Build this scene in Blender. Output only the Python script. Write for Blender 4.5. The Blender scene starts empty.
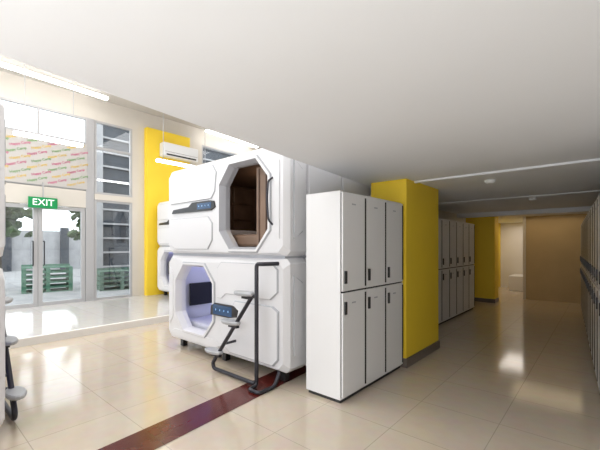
import bpy, bmesh, math
from mathutils import Vector, Matrix
S=bpy.context.scene
COL=S.collection
try: S.view_settings.view_transform='Standard'
except Exception: pass

# ---------------------------------------------------------------- materials
def mat(name,col,rough=0.5,metal=0.0,emit=None,es=0.0,noise=0.0,nscale=3.0,bump=0.0):
    m=bpy.data.materials.new(name); m.use_nodes=True
    nt=m.node_tree; b=nt.nodes['Principled BSDF']
    b.inputs['Base Color'].default_value=(*col,1); b.inputs['Roughness'].default_value=rough
    b.inputs['Metallic'].default_value=metal
    if emit: 
        b.inputs['Emission Color'].default_value=(*emit,1); b.inputs['Emission Strength'].default_value=es
    if noise>0 or bump>0:
        g=nt.nodes.new('ShaderNodeNewGeometry'); n=nt.nodes.new('ShaderNodeTexNoise')
        n.inputs['Scale'].default_value=nscale; n.inputs['Detail'].default_value=4
        nt.links.new(g.outputs['Position'],n.inputs['Vector'])
        r=nt.nodes.new('ShaderNodeValToRGB')
        r.color_ramp.elements[0].color=(*[c*(1-noise) for c in col],1)
        r.color_ramp.elements[1].color=(*[min(1,c*(1+noise)) for c in col],1)
        r.color_ramp.elements[0].position=.3; r.color_ramp.elements[1].position=.7
        nt.links.new(n.outputs['Fac'],r.inputs['Fac']); nt.links.new(r.outputs['Color'],b.inputs['Base Color'])
        if bump>0:
            bp=nt.nodes.new('ShaderNodeBump'); bp.inputs['Strength'].default_value=bump
            nt.links.new(n.outputs['Fac'],bp.inputs['Height']); nt.links.new(bp.outputs['Normal'],b.inputs['Normal'])
    return m
def tilemat(name,c1,c2,mort,size=.6,rough=.12,ior=1.5):
    m=mat(name,c1,rough); nt=m.node_tree; b=nt.nodes['Principled BSDF']
    b.inputs['IOR'].default_value=ior
    g=nt.nodes.new('ShaderNodeNewGeometry'); t=nt.nodes.new('ShaderNodeTexBrick')
    t.offset=0; t.squash=1
    t.inputs['Scale'].default_value=1; t.inputs['Brick Width'].default_value=size; t.inputs['Row Height'].default_value=size
    t.inputs['Mortar Size'].default_value=.0028; t.inputs['Mortar Smooth'].default_value=.1
    t.inputs['Color1'].default_value=(*c1,1); t.inputs['Color2'].default_value=(*c2,1); t.inputs['Mortar'].default_value=(*mort,1)
    nt.links.new(g.outputs['Position'],t.inputs['Vector'])
    n=nt.nodes.new('ShaderNodeTexNoise'); n.inputs['Scale'].default_value=9; n.inputs['Detail'].default_value=6
    nt.links.new(g.outputs['Position'],n.inputs['Vector'])
    mx=nt.nodes.new('ShaderNodeMixRGB'); mx.blend_type='OVERLAY'; mx.inputs['Fac'].default_value=.12
    nt.links.new(t.outputs['Color'],mx.inputs['Color1']); nt.links.new(n.outputs['Color'],mx.inputs['Color2'])
    nt.links.new(mx.outputs['Color'],b.inputs['Base Color'])
    return m
M={}
M['floor']=tilemat('polished_tile',(.59,.505,.405),(.57,.485,.385),(.40,.34,.27),rough=.10,ior=1.6)
M['platf']=tilemat('platform_tile',(.60,.58,.55),(.58,.56,.53),(.4,.38,.35),rough=.08,ior=1.6)
M['red']=tilemat('red_tile',(.11,.014,.010),(.09,.012,.008),(.04,.008,.008),.3,.2)
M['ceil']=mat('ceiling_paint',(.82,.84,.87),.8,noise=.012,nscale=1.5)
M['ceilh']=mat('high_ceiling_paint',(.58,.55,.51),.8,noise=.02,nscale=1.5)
M['wallw']=mat('warm_wall_paint',(.66,.62,.56),.7,noise=.02)
M['wall']=mat('white_wall_paint',(.80,.78,.75),.7,noise=.02)
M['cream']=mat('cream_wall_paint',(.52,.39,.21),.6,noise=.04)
M['yellow']=mat('yellow_paint',(.95,.67,.035),.55,noise=.015)
M['base']=mat('baseboard_stone',(.16,.13,.11),.3,noise=.1,nscale=20)
M['white']=mat('pod_plastic',(.76,.76,.78),.28)
M['rim']=mat('pod_panel_rim',(.42,.43,.46),.4)
M['grey']=mat('pod_grey_plastic',(.45,.46,.50),.35)
M['lock']=mat('locker_enamel',(.80,.80,.805),.38)
M['black']=mat('black_plastic',(.012,.012,.014),.35)
M['dark']=mat('dark_gap',(.03,.03,.03),.8)
M['tube']=mat('dark_steel_tube',(.05,.05,.06),.35,.6)
M['pad']=mat('step_pad_grey',(.42,.43,.45),.4,.3)
M['brown']=mat('brown_leatherette',(.10,.06,.042),.4,noise=.25,nscale=5)
M['tan']=mat('tan_panel',(.22,.14,.095),.45,noise=.15,nscale=4)
M['inwhite']=mat('interior_white',(.72,.73,.78),.4)
M['matt']=mat('mattress_fabric',(.62,.63,.72),.9,noise=.05,nscale=30)
M['blue']=mat('screen_blue',(.01,.04,.10),.15,emit=(.02,.15,.4),es=.16)
M['cyan']=mat('icon_cyan',(.3,.6,1),.3,emit=(.3,.65,1),es=.15)
M['purple']=mat('purple_led',(.4,.38,1),.3,emit=(.45,.45,1),es=3)
M['led']=mat('led_strip',(1,1,1),.3,emit=(1,.98,.95),es=14)
M['alu']=mat('white_aluminium',(.46,.46,.47),.35,.1)
M['green']=mat('exit_green',(.0,.24,.07),.4,emit=(.0,.5,.1),es=.1)
M['signw']=mat('sign_white',(1,1,1),.4,emit=(1,1,1),es=.6)
M['banner']=mat('banner_vinyl',(.52,.50,.48),.5)
M['pink']=mat('print_pink',(.55,.07,.2),.5); M['ylw']=mat('print_yellow',(.72,.48,.04),.5); M['grn']=mat('print_green',(.13,.33,.08),.5)
M['acw']=mat('ac_white',(.78,.79,.80),.35)
M['conc']=mat('outdoor_concrete',(.34,.34,.34),.8,noise=.15,nscale=2)
M['pal']=mat('green_pallet_wood',(.10,.24,.16),.8,noise=.25,nscale=12)
M['pal2']=mat('grey_pallet_wood',(.14,.22,.17),.8,noise=.3,nscale=12)
M['bld']=mat('dark_facade',(.05,.06,.075),.5,noise=.3,nscale=2)
M['bld2']=mat('pale_facade',(.42,.42,.43),.8,noise=.12)
M['bark']=mat('tree_bark',(.10,.08,.06),.9,noise=.4,nscale=9,bump=.5)
M['leaf']=mat('leaves',(.07,.11,.045),.8,noise=.5,nscale=8)
def glass():
    m=bpy.data.materials.new('window_glass'); m.use_nodes=True; nt=m.node_tree; nt.nodes.clear()
    o=nt.nodes.new('ShaderNodeOutputMaterial'); mx=nt.nodes.new('ShaderNodeMixShader'); t=nt.nodes.new('ShaderNodeBsdfTransparent')
    g=nt.nodes.new('ShaderNodeBsdfGlossy'); g.inputs['Roughness'].default_value=.02; mx.inputs[0].default_value=.07
    t.inputs['Color'].default_value=(.93,.95,.96,1)
    nt.links.new(t.outputs[0],mx.inputs[1]); nt.links.new(g.outputs[0],mx.inputs[2]); nt.links.new(mx.outputs[0],o.inputs[0]); return m
M['glass']=glass()

# ---------------------------------------------------------------- helpers
class MB:
    def __init__(s): s.bm=bmesh.new(); s.mats=[]
    def mi(s,k):
        if k not in s.mats: s.mats.append(k)
        return s.mats.index(k)
    def box(s,x0,x1,y0,y1,z0,z1,k,bev=0):
        v=[s.bm.verts.new(p) for p in [(x0,y0,z0),(x1,y0,z0),(x1,y1,z0),(x0,y1,z0),(x0,y0,z1),(x1,y0,z1),(x1,y1,z1),(x0,y1,z1)]]
        F=[s.bm.faces.new([v[i] for i in q]) for q in [(0,3,2,1),(4,5,6,7),(0,1,5,4),(1,2,6,5),(2,3,7,6),(3,0,4,7)]]
        for f in F: f.material_index=s.mi(k)
        if bev>0:
            es=list({e for f in F for e in f.edges})
            r=bmesh.ops.bevel(s.bm,geom=es,offset=bev,segments=2,affect='EDGES',profile=.5)
            for f in r['faces']: f.material_index=s.mi(k)
    def face(s,pts,k):
        f=s.bm.faces.new([s.bm.verts.new(p) for p in pts]); f.material_index=s.mi(k)
    def loops(s,loops,k,cap0=False,cap1=False,kcap=None):
        L=[[s.bm.verts.new(p) for p in l] for l in loops]; n=len(L[0])
        for a,b in zip(L,L[1:]):
            for i in range(n):
                f=s.bm.faces.new([a[i],a[(i+1)%n],b[(i+1)%n],b[i]]); f.material_index=s.mi(k)
        if cap0: f=s.bm.faces.new(L[0]); f.material_index=s.mi(kcap or k)
        if cap1: f=s.bm.faces.new(L[-1]); f.material_index=s.mi(kcap or k)
    def prism(s,poly,y0,y1,k,inset=.012,rim=None):
        cx=sum(p[0] for p in poly)/len(poly); cz=sum(p[1] for p in poly)/len(poly)
        def sh(p,d):
            v=Vector((cx-p[0],cz-p[1])); v.normalize(); return (p[0]+v.x*d,p[1]+v.y*d)
        s.loops([[(x,y0,z) for x,z in poly],[(x,y1+inset*.6,z) for x,z in poly],[(sh(p,inset)[0],y1,sh(p,inset)[1]) for p in poly]],rim or k,cap1=True,kcap=k)
    def done(s,name,parent=None,recalc=True):
        if recalc: bmesh.ops.recalc_face_normals(s.bm,faces=s.bm.faces)
        me=bpy.data.meshes.new(name); s.bm.to_mesh(me); s.bm.free()
        for k in s.mats: me.materials.append(M[k])
        o=bpy.data.objects.new(name,me); COL.objects.link(o)
        if parent: o.parent=parent
        return o
def empty(name,loc=(0,0,0),rz=0):
    o=bpy.data.objects.new(name,None); o.empty_display_size=.1; COL.objects.link(o); o.location=loc; o.rotation_euler=(0,0,rz); return o
def simple(name,x0,x1,y0,y1,z0,z1,k,parent=None,bev=0):
    m=MB(); m.box(x0,x1,y0,y1,z0,z1,k,bev); return m.done(name,parent)
def tube(name,pts,r,k,parent=None,cyc=False,smooth=.05):
    P=[Vector(p) for p in pts]; out=[]
    n=len(P)
    for i,p in enumerate(P):
        if not cyc and i in (0,n-1): out.append(p); continue
        a=P[(i-1)%n]-p; b=P[(i+1)%n]-p; d=min(smooth,a.length*.45,b.length*.45)
        A=p+a.normalized()*d; B=p+b.normalized()*d
        for t in (0,.25,.5,.75,1): out.append(A*(1-t)**2+p*2*t*(1-t)+B*t*t)
    cu=bpy.data.curves.new(name,'CURVE'); cu.dimensions='3D'; cu.bevel_depth=r; cu.bevel_resolution=4; cu.use_fill_caps=True
    sp=cu.splines.new('POLY'); sp.points.add(len(out)-1)
    for q,v in zip(sp.points,out): q.co=(*v,1)
    sp.use_cyclic_u=cyc; cu.materials.append(M[k])
    o=bpy.data.objects.new(name,cu); COL.objects.link(o)
    if parent:o.parent=parent
    return o

# ---------------------------------------------------------------- room shell
HL=2.10; HH=4.75; XW=-8.85; YB=-3.2; YE=9.4
simple('floor',-5.95,1.6,YB-.2,14.2,-.12,0,'floor')
simple('floor_platform',-9.0,-5.95,YB-.2,YE,-.12,.10,'platf')
simple('trim_1',-5.97,-5.90,YB,YE,0,.104,'wall')   # step nosing
m=MB(); m.face([(-2.44,-.2,.003),(-2.13,-.2,.003),(-2.43,3.2,.003),(-2.73,3.2,.003)],'red'); m.done('trim_2')
def ex(y): return -1.757-.122*y
poly=[(ex(YB),YB),(1.6,YB),(1.6,14.2),(-2.66,14.2),(-2.66,4.12),(ex(4.12),4.12)]
m=MB()
m.loops([[(x,y,HL) for x,y in poly],[(x,y,HL+.3) for x,y in poly]],'ceil',True,True); m.done('ceiling')
m=MB()
e0=(ex(YB),YB); e1=(ex(4.12),4.12)
m.loops([[(e0[0],e0[1],z),(e0[0]+.15,e0[1],z),(e1[0]+.15,e1[1],z),(e1[0],e1[1],z)] for z in (HL+.3,HH)],'wall',True,True); m.done('wall_mezzanine')
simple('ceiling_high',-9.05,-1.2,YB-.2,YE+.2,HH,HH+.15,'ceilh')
simple('wall_divider',-2.66,-2.60,4.12,YE,0,HH,'wall')
simple('wall_return',-2.66,-2.16,4.06,4.12,0,HH,'wall')
simple('wall_back',-9.0,-2.66,YE,YE+.15,0,HH,'wall')
simple('wall_right',.75,.9,YB,14.2,0,HL,'wall')
simple('wall_left',XW-.15,XW,3.86,YE,.1,3.72,'wallw')
m=MB(); m.box(XW-.15,XW,3.86,5.85,3.72,HH,'wallw'); m.box(XW-.15,XW,7.2,YE,3.72,HH,'wallw'); m.box(XW-.15,XW,5.85,7.2,4.3,HH,'wallw')
m.box(XW-.15,XW,YB,3.86,4.25,HH,'wallw'); m.done('wall_left_upper')
simple('wall_yellow',XW,XW+.15,4.16,5.37,.1,4.35,'yellow')
m=MB(); m.box(-9,1.6,YB-.15,YB,0,.25,'wall'); m.box(-9,-1.4,YB-.15,YB,4.2,HH,'wall')
for x in (-9,-7,-5,-3,-1.3,.7): m.box(x,x+.12,YB-.15,YB,.25,HH if x<-1.4 else HL,'wall')
m.done('wall_front')
m=MB(); m.box(-2.10,-1.66,3.72,4.72,0,HL,'yellow'); m.done('wall_column')
m=MB(); m.box(-2.115,-1.645,3.705,4.735,0,.10,'base'); m.done('baseboard_column')
simple('wall_pilaster',-2.6,-1.96,9.3,9.7,0,HL,'yellow')
simple('baseboard_pilaster',-2.6,-1.945,9.285,9.7,0,.09,'base')
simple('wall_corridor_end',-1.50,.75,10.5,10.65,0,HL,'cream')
simple('wall_corridor_left',-2.75,-2.6,9.4,14.2,0,HL,'yellow')
simple('wall_far',-2.6,.75,13.2,13.35,0,HL,'wall')
m=MB(); m.box(-2.2,-1.75,12.2,13.1,.0,.45,'lock',.02); m.done('storage_box')
m=MB(); m.box(-2.24,.75,3.93,3.98,HL-.02,HL,'ceil'); m.done('trim_3')
m=MB(); m.box(-2.6,.75,8.6,8.8,HL-.09,HL,'ceil'); m.done('trim_4')
m=MB(); m.box(-2.6,.75,6.2,6.23,HL-.012,HL,'ceil'); m.done('trim_5')
m=MB(); m.box(-1.56,-1.50,10.46,10.69,0,HL,'wallw'); m.done('trim_7')

# ---------------------------------------------------------------- windows
def window(name,y0,y1,z0,z1,x=XW,rails=(),fr=.045,handle=False,mull=()):
    e=empty(name,(0,0,0))
    m=MB(); a=x-.06; b=x
    m.box(a,b,y0,y0+fr,z0,z1,'alu'); m.box(a,b,y1-fr,y1,z0,z1,'alu'); m.box(a,b,y0+fr,y1-fr,z0,z0+fr,'alu'); m.box(a,b,y0+fr,y1-fr,z1-fr,z1,'alu')
    for z in rails: m.box(a,b,y0+fr,y1-fr,z-.03,z+.03,'alu')
    for y in mull: m.box(a+.005,b-.005,y-.02,y+.02,z0+fr,z1-fr,'alu')
    m.done('frame',e)
    m=MB(); m.box(x-.035,x-.03,y0+fr,y1-fr,z0+fr,z1-fr,'glass'); m.done('pane',e)
    if handle:
        yy=y1-.09 if handle==2 else y0+.09
        tube('handle',[(x,yy,.95),(x+.06,yy,.95),(x+.06,yy,1.45),(x,yy,1.45)],.012,'black',e)
    return e
window('door_1',1.07,1.935,.1,2.2,fr=.075,handle=2)
window('door_2',1.945,2.81,.1,2.2,fr=.075,handle=1)
window('window_1',3.0,3.86,.1,2.42,fr=.05)
window('window_2',3.0,3.86,2.55,4.25,rails=(3.62,),fr=.05)
window('window_3',1.0,2.86,2.6,4.25,rails=(3.66,),mull=(1.95,))
window('window_4',-1.2,1.0,.1,4.25,rails=(2.3,3.66),mull=(-.1,))
window('window_5',-3.2,-1.25,.1,4.25,rails=(2.3,3.66),mull=(-2.2,))
window('window_6',5.85,7.2,3.72,4.3)
m=MB(); m.box(XW-.08,XW+.02,2.82,2.99,.1,4.25,'alu'); m.box(XW-.08,XW+.02,1.0,2.82,2.21,2.59,'wallw'); m.box(XW-.08,XW+.02,3.0,3.86,2.42,2.55,'wallw'); m.box(XW-.08,XW+.02,1.0,1.06,.1,2.2,'alu'); m.done('trim_6')

# exit sign
e=empty('exit_sign',(XW+.12,2.0,2.24))
m=MB(); m.box(-.02,.02,-.25,.25,-.11,.11,'green',.008); m.box(-.012,.012,-.01,.01,.11,.42,'alu'); m.box(-.12,.0,-.02,.02,-.04,.04,'alu'); m.done('housing',e)
def text(name,s,size,loc,rot,k,parent,ext=.002):
    c=bpy.data.curves.new(name,'FONT'); c.body=s; c.size=size; c.align_x='CENTER'; c.align_y='CENTER'; c.extrude=ext
    c.materials.append(M[k]); o=bpy.data.objects.new(name,c); COL.objects.link(o); o.location=loc; o.rotation_euler=rot; o.parent=parent; return o
text('lettering','EXIT',.185,(.024,0,0),(math.pi/2,0,math.pi/2),'signw',e)
# banner
e=empty('printed_banner',(XW+.03,0,0))
m=MB(); m.box(-.006,.006,1.05,2.84,2.62,3.64,'banner'); m.done('sheet',e)
rotm=(Matrix.Rotation(math.pi/2,3,'Z')@Matrix.Rotation(math.pi/2,3,'X')@Matrix.Rotation(math.radians(20),3,'Z')).to_euler()
n=0
for r in range(7):
    for c in range(5):
        yy=1.24+c*.35+(.05 if r%2 else -.02); zz=2.73+r*.135
        t=text('print_%d'%n,'Happy Camp',.068,(.008,yy,zz),rotm,['pink','ylw','grn'][(r+c)%3],e,.001); t.data.offset=.0008; n+=1
# AC unit
m=MB(); m.box(XW+.15,XW+.38,4.48,5.5,3.66,4.02,'acw',.03)
m.box(XW+.375,XW+.385,4.52,5.46,3.78,3.785,'dark'); m.box(XW+.36,XW+.385,4.56,5.42,3.69,3.73,'dark'); m.done('air_conditioner')

def strip(name,p0,p1,z,top,k='led'):
    a=Vector((*p0,z)); b=Vector((*p1,z)); L=(b-a).length; ang=math.atan2(b.y-a.y,b.x-a.x)
    e=empty(name,(a+b)/2,ang)
    m=MB(); m.box(-L/2,L/2,-.03,.03,.0,.02,'alu'); m.done('housing',e)
    m=MB(); m.box(-L/2+.01,L/2-.01,-.045,.045,-.045,.001,k); m.done('diffuser',e)
    m=MB()
    for t in (-L/2+.15,L/2-.15): m.box(t-.005,t+.005,-.005,.005,.02,top-z-.01,'alu')
    m.done('suspension_wires',e)
strip('led_strip_light',(-7.95,-.6),(-8.23,3.06),4.6,HH)
strip('led_strip_light',(-8.42,5.7),(-8.56,7.75),4.6,HH)
strip('led_strip_light',(-7.2,1.25),(-7.2,2.25),3.2,HH)
strip('led_strip_light',(-7.2,3.65),(-7.2,5.0),3.2,HH)

# ---------------------------------------------------------------- capsule pods
def octa(xa,xb,za,zb,c,d=None):
    d=d or c
    return [(xa+c,za),(xb-c,za),(xb,za+d),(xb,zb-d),(xb-c,zb),(xa+c,zb),(xa,zb-d),(xa,za+d)]
def L3(poly,y): return [(x,y,z) for x,z in poly]
def unit(z0,z1,op,flip,parent,interior,idx):
    W=2.2; D=1.58; F=.30
    m=MB()
    O=octa(0,W,z0,z1,.05); Oi=octa(.04,W-.04,z0+.035,z1-.035,.07)
    H0=octa(op[0]-.07,op[1]+.07,op[2]-.06,op[3]+.06,.20,.22); H1=octa(*op,.16,.19)
    m.loops([L3(O,F),L3(O,.06),L3(Oi,0),L3(H0,-.006)],'white')
    Ha=octa(op[0]-.058,op[1]+.058,op[2]-.048,op[3]+.048,.195,.215); Hb=octa(op[0]-.03,op[1]+.03,op[2]-.025,op[3]+.025,.18,.205)
    m.loops([L3(H0,-.006),L3(Ha,-.022)],'rim'); m.loops([L3(Ha,-.022),L3(Hb,-.022)],'white')
    m.loops([L3(Hb,-.022),L3(H1,.05),L3(H1,.11)],'grey' if interior=='brown' else 'white')
    R=octa(.04,W-.04,z0+.03,z1-.03,.05)
    m.loops([L3(O,F),L3(R,F+.005),L3(R,F+.035)],'grey')
    m.loops([L3(R,F+.035),L3(O,F+.05),L3(O,F+.62),L3(R,F+.63),L3(R,F+.65),L3(O,F+.66),L3(O,D)],'white',cap1=True)
    for xs,xo in ((W,.012),(0,-.012)):
        q=[(.10,z0+.16),(.24,z0+.24),(.24,z1-.24),(.10,z1-.16)]
        a=[(xs,y,z) for y,z in q]; b=[(xs+xo,y+(.012 if y<.2 else -.012),z+(.012 if z<(z0+z1)/2 else -.012)) for y,z in q]
        m.loops([a,b],'rim',cap1=True,kcap='white')
    m.done('shell_%d'%idx,parent)
    m=MB(); a,b,c,d=.08,W-.08,z0+.08,z1-.07; y0=.11;y1=D-.08
    q=[(a,c),(b,c),(b,d),(a,d)]
    m.loops([L3(q,y0),L3(q,y1)],interior,cap1=True)
    m.face([(a,y0,c),(op[0]+.0,y0,c),(op[0]+.0,y0,d),(a,y0,d)],interior)
    m.face([(op[1],y0,c),(b,y0,c),(b,y0,d),(op[1],y0,d)],interior)
    m.face([(op[0],y0,c),(op[1],y0,c),(op[1],y0,op[2]),(op[0],y0,op[2])],interior)
    m.done('lining_%d'%idx,parent,recalc=False)
    m=MB(); m.box(.12,W-.12,.16,D-.12,c+.01,c+.15,'matt' if interior=='inwhite' else 'tan',.03); 
    px=W-.5 if flip else .14
    m.box(px,px+.34,.3,D-.35,c+.15,c+.25,'matt',.04); m.done('mattress_%d'%idx,parent)
def pod_stack(name,loc,rz=0,ladder=None,ly=-.17):
    e=empty(name,loc,rz)
    U=(1.21,1.94,1.34,2.22); Lo=(.27,1.02,.31,1.09)
    unit(1.25,2.36,U,False,e,'brown',1); unit(.12,1.23,Lo,True,e,'inwhite',2)
    m=MB(); m.box(1.62,1.98,.15,.17,1.36,2.2,'tan')
    for i in range(3): m.box(1.66+i*.11,1.668+i*.11,.14,.15,1.38,2.18,'brown')
    for j in range(3):
        for i in range(3): m.box(.082,.11,.2+i*.42,.58+i*.42,1.5+j*.26,1.74+j*.26,'brown',.012)
        for i in range(4): m.box(.15+i*.48,.60+i*.48,1.47,1.498,1.5+j*.26,1.74+j*.26,'tan',.012)
    m.box(.5,1.5,1.2,1.46,1.86,1.88,'tan'); m.done('padded_lining',e)
    m=MB(); m.box(.11,.135,.26,.62,.52,.83,'black',.006); m.box(.08,.11,.38,.5,.62,.74,'black'); m.done('television',e)
    m=MB(); m.box(.15,2.0,1.44,1.47,1.08,1.10,'purple'); m.box(.085,.10,.2,1.4,1.08,1.10,'purple'); m.done('led_trim',e)
    m=MB()
    R='rim'
    m.prism([(.10,1.70),(.10,1.36),(.2,1.31),(.95,1.31),(1.04,1.42),(1.04,1.62),(.96,1.70)],0,-.016,'white',.012,R)
    m.prism([(.10,1.90),(1.02,1.90),(1.09,1.98),(1.12,2.20),(1.05,2.29),(.2,2.29),(.10,2.2)],0,-.016,'white',.012,R)
    m.prism([(2.045,1.48),(2.12,1.42),(2.12,2.18),(2.045,2.1)],0,-.014,'white',.008)
    m.prism([(1.13,.76),(1.2,.76),(1.28,.82),(2.0,.82),(2.10,.90),(2.10,1.12),(2.04,1.17),(1.2,1.17),(1.13,1.1)],0,-.016,'white',.012,R)
    m.prism([(1.16,.50),(1.26,.24),(1.36,.18),(2.04,.18),(2.11,.25),(2.11,.72),(2.03,.76),(1.45,.76),(1.33,.55)],0,-.022,'white',.014,R)
    m.prism([(.10,.18),(1.12,.18),(1.2,.22),(1.14,.27),(.2,.27),(.10,.22)],0,-.012,'white',.008)
    m.prism([(.08,.33),(.16,.42),(.16,.98),(.08,1.06)],0,-.010,'white',.006)
    m.done('front_panels',e)
    m=MB()
    m.prism([(.14,1.775),(1.02,1.765),(1.10,1.80),(1.08,1.87),(.98,1.885),(.62,1.885),(.54,1.835),(.18,1.82)],0,-.022,'black',.008)
    m.prism([(.74,1.79),(1.03,1.79),(1.03,1.862),(.74,1.862)],-.02,-.026,'blue',.004)
    m.prism([(1.02,.56),(1.36,.56),(1.50,.585),(1.52,.66),(1.45,.70),(1.10,.70),(1.03,.66)],0,-.030,'black',.008)
    m.prism([(1.08,.575),(1.42,.575),(1.42,.685),(1.08,.685)],-.028,-.034,'blue',.004)
    m.done('control_panels',e)
    m=MB()
    for i in range(4): m.prism([(.78+i*.065,1.82),(.79+i*.065,1.82),(.79+i*.065,1.835),(.78+i*.065,1.835)],-.025,-.028,'cyan',.001)
    for i in range(4): m.prism([(1.13+i*.075,.62),(1.143+i*.075,.62),(1.143+i*.075,.64),(1.13+i*.075,.64)],-.033,-.036,'cyan',.001)
    m.done('screen_icons',e)
    tube('grab_handle',[(2.02,0,1.56),(2.03,-.07,1.60),(2.03,-.085,1.80),(2.03,-.07,1.98),(2.02,0,2.02)],.010,'tube',e)
    m=MB()
    for x in (.12,1.05,2.0):
        for y in (.12,1.4): m.box(x,x+.07,y,y+.07,0,.125,'black',.006)
    m.box(.1,2.1,.1,1.5,.10,.125,'grey'); m.box(.06,2.14,.05,1.5,1.225,1.255,'grey'); m.done('feet',e)
    lx=ladder if ladder is not None else 1.975; y=ly
    tube('ladder_rail',[(lx+.12,.0,1.18),(lx+.08,y,1.18),(lx,y,1.18),(lx,y,.035),(lx-.68,y,.035),(lx-.70,y,.09),(lx-.06,y,.87),(lx-.01,y,.87)],.020,'tube',e,smooth=.05)
    tube('ladder_foot',[(lx,y,.3),(lx,y,.02),(lx+.0,y-.1,.02),(lx+.14,y-.1,.02),(lx+.14,y+.1,.02),(lx+.14,.0,.14)],.018,'tube',e,smooth=.04)
    tube('ladder_brace',[(lx-.5,y,.33),(lx-.5,0,.33)],.014,'tube',e)
    for i,(dx,z) in enumerate(((-.12,.88),(-.33,.57),(-.62,.22))):
        m=MB(); cx=lx+dx-.05
        m.loops([[(cx+ .14*math.cos(t)*s,y-.01+.065*math.sin(t)*s,z+dz) for t in [k*math.pi/8 for k in range(16)]] for s,dz in ((.9,-.012),(1,0),(1,.015),(.9,.024))],'pad',True,True)
        m.box(cx-.03,cx+.10,y-.02,y+.02,z-.045,z-.012,'black'); m.done('ladder_step_%d'%(i+1),e)
    return e
pod_stack('capsule_bed_stack',(-4.47,2.42,0))
pod_stack('capsule_bed_stack',(-2.95,.475,0),math.pi,ladder=1.12,ly=-.12)
pod_stack('capsule_bed_stack',(-8.60,4.36,.1))
def plight(name,loc,col,en,r=.08):
    l=bpy.data.lights.new(name,'POINT'); l.energy=en; l.color=col; l.shadow_soft_size=r
    o=bpy.data.objects.new(name,l); COL.objects.link(o); o.location=loc; return o
plight('pod_lamp',(-3.7,3.3,1.0),(.62,.64,1),5,.05)
plight('pod_lamp',(-3.2,3.2,2.15),(1,.78,.55),5,.05)

# ---------------------------------------------------------------- lockers
def lockers(name,loc,rz,n,w=.398,h=1.825,d=.40):
    m=MB()
    m.box(-d,-.022,0,n*w,.03,h,'lock'); m.box(-d+.02,-.03,.01,n*w-.01,0,.03,'dark')
    m.box(-.022,-.016,.006,n*w-.006,.05,h-.02,'dark')
    for i in range(n):
        y0=i*w+.008; y1=(i+1)*w-.008
        for z0,z1,up in ((.05,.945,0),(.96,h-.012,1)):
            m.box(-.018,.0,y0,y1,z0,z1,'lock',.003)
            zc=z0+.12 if up else z1-.13
            m.box(-.002,.014,y0+.02,y0+.05,zc-.055,zc+.055,'black',.003)
            m.box(-.002,.004,y1-.022,y1-.001,z0+.02,z1-.02,'dark')
            m.box(-.002,.004,y0+.14,y0+.2,z1-.10,z1-.088,'grey') 
    o=m.done(name); o.location=loc; o.rotation_euler=(0,0,rz); return o
lockers('locker_bank',(-1.68,2.49,0),0,3)
lockers('locker_bank',(-2.10,4.96,0),0,8)
lockers('locker_bank',(-.39,9.9,0),math.pi+math.atan(.0618),17)

def disc(name,loc,r,h,k):
    m=MB(); m.loops([[(r*s*math.cos(t),r*s*math.sin(t),z) for t in [i*math.pi/12 for i in range(24)]] for s,z in ((1,0),(1,-h*.5),(.7,-h),(.3,-h))],k,True,True)
    o=m.done(name); o.location=loc; return o
disc('smoke_detector',(-.98,4.43,HL),.055,.04,'acw')
disc('smoke_detector',(-.84,6.5,HL),.055,.04,'acw')

# ---------------------------------------------------------------- outdoors
simple('ground_outside',-40,-9.0,-25,30,-.3,0.02,'conc')
def pallets(name,loc,rz,k,n):
    m=MB()
    for i in range(n):
        z=i*.145
        for j in (0,.55,1.1): m.box(j,j+.1,0,.8,z+.02,z+.115,k)
        for j in range(6): m.box(0,1.2,j*.14,j*.14+.09,z+.115,z+.138,k)
        for j in (0,.35,.7): m.box(0,1.2,j,j+.09,z,z+.02,k)
    m.box(0,1.2,.74,.8,n*.145,n*.145+.05,k)
    o=m.done(name); o.location=loc; o.rotation_euler=(0,0,rz)
pallets('pallet_bench',(-12.2,2.3,.02),math.radians(80),'pal',5)
pallets('pallet_bench',(-11.2,3.95,.02),math.radians(80),'pal2',4)
m=MB(); m.box(-14.5,-13.2,4.6,12,0,7,'bld')
for i in range(14): m.box(-13.2,-13.1,4.6,12,.5*i+.1,.5*i+.16,'bld2')
m.box(-13.2,-13.05,4.5,4.7,0,7,'bld2'); m.done('neighbour_building')
m=MB(); m.box(-24,-23.6,-15,9,0,2.2,'bld2')
for i in range(8): m.box(-23.6,-23.4,-12+i*2.6,-11.6+i*2.6,0,2.4,'bld')
m.done('boundary_wall')
import random; random.seed(2)
def leafy(m,n,cx,cy,rr0,z0,z1,s0):
    mi=m.mi('leaf')
    for i in range(n):
        a=random.random()*6.28; rr=random.random()*rr0; zz=random.uniform(z0,z1); s=s0*(1+random.random())
        r=bmesh.ops.create_icosphere(m.bm,subdivisions=1,radius=s,matrix=Matrix.Translation((cx+rr*math.cos(a),cy+rr*math.sin(a),zz)))
        for v in r['verts']:
            v.co+=Vector([random.uniform(-.06,.06) for _ in range(3)])
            for f in v.link_faces: f.material_index=mi
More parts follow.
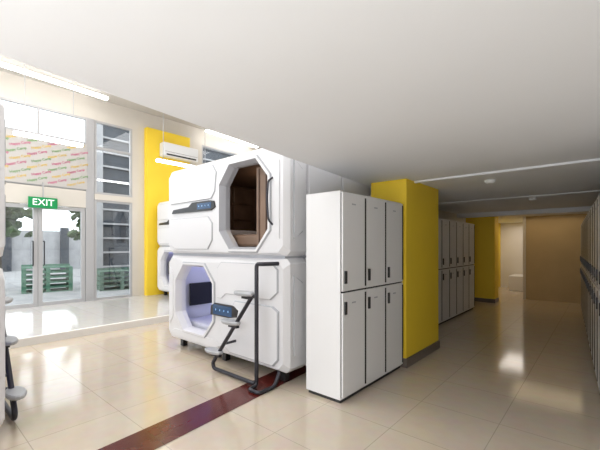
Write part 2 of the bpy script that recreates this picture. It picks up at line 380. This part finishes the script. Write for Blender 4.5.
def tree(loc):
    m=MB()
    m.loops([[( .16*s*math.cos(t)+ox,.16*s*math.sin(t),z) for t in [i*math.pi/6 for i in range(12)]] for s,z,ox in ((1.3,0,0),(1,.5,.02),(.9,1.2,0),(.7,2.2,.08),(.4,3.4,.1))],'bark',True,True)
    leafy(m,110,0,0,1.0,1.7,4.0,.11)
    o=m.done('tree'); o.location=loc
tree((-14,2.0,.02)); tree((-19,6.2,.02)); tree((-20,1.2,.02))

# ---------------------------------------------------------------- lights
w=bpy.data.worlds.new('sky'); S.world=w; w.use_nodes=True
bg=w.node_tree.nodes['Background']; bg.inputs[0].default_value=(.93,.965,1,1); bg.inputs[1].default_value=3.1
def area(name,loc,rot,sx,sy,en,col=(1,1,1)):
    l=bpy.data.lights.new(name,'AREA'); l.shape='RECTANGLE'; l.size=sx; l.size_y=sy; l.energy=en; l.color=col
    o=bpy.data.objects.new(name,l); COL.objects.link(o); o.location=loc; o.rotation_euler=rot; return o
area('added_area_light',(-4.8,.6,HH-.02),(0,0,0),4,4.5,180,(1,.98,.96))  # out-of-view fill added to brighten the high room, no real panel
area('added_area_light',(-5.5,6,HH-.02),(0,0,0),3,3,65,(1,.98,.96))  # second added fill, over the far part of the high room
area('added_area_light',(-.3,-1.2,HL-.01),(0,0,0),1.2,1.2,14,(1,.98,.96))  # added behind the camera so floor bounce lifts the low ceiling
area('added_uplight',(-.4,-1.4,.9),(math.pi,0,0),1.2,1.2,62,(.95,.975,1))  # unseen upward fill added behind the camera to brighten the low ceiling
area('added_area_light',(-1.9,12.0,HL-.02),(0,0,0),.8,1.6,12,(1,.90,.82))  # unseen area light that brightens the doorway at the far end
area('added_area_light',(-1.0,9.75,HL-.02),(0,0,0),1.3,1.2,4.5,(1,.78,.48))  # warm fill added for the corridor, whose ceiling has no lit lamp

# ---------------------------------------------------------------- camera
c=bpy.data.cameras.new('camera'); c.sensor_width=36; c.lens=351/600*36; c.shift_y=21/600; c.clip_start=.02
o=bpy.data.objects.new('camera',c); COL.objects.link(o); o.location=(0,0,1.35); o.rotation_euler=(math.pi/2,0,math.radians(40.9))
S.camera=o
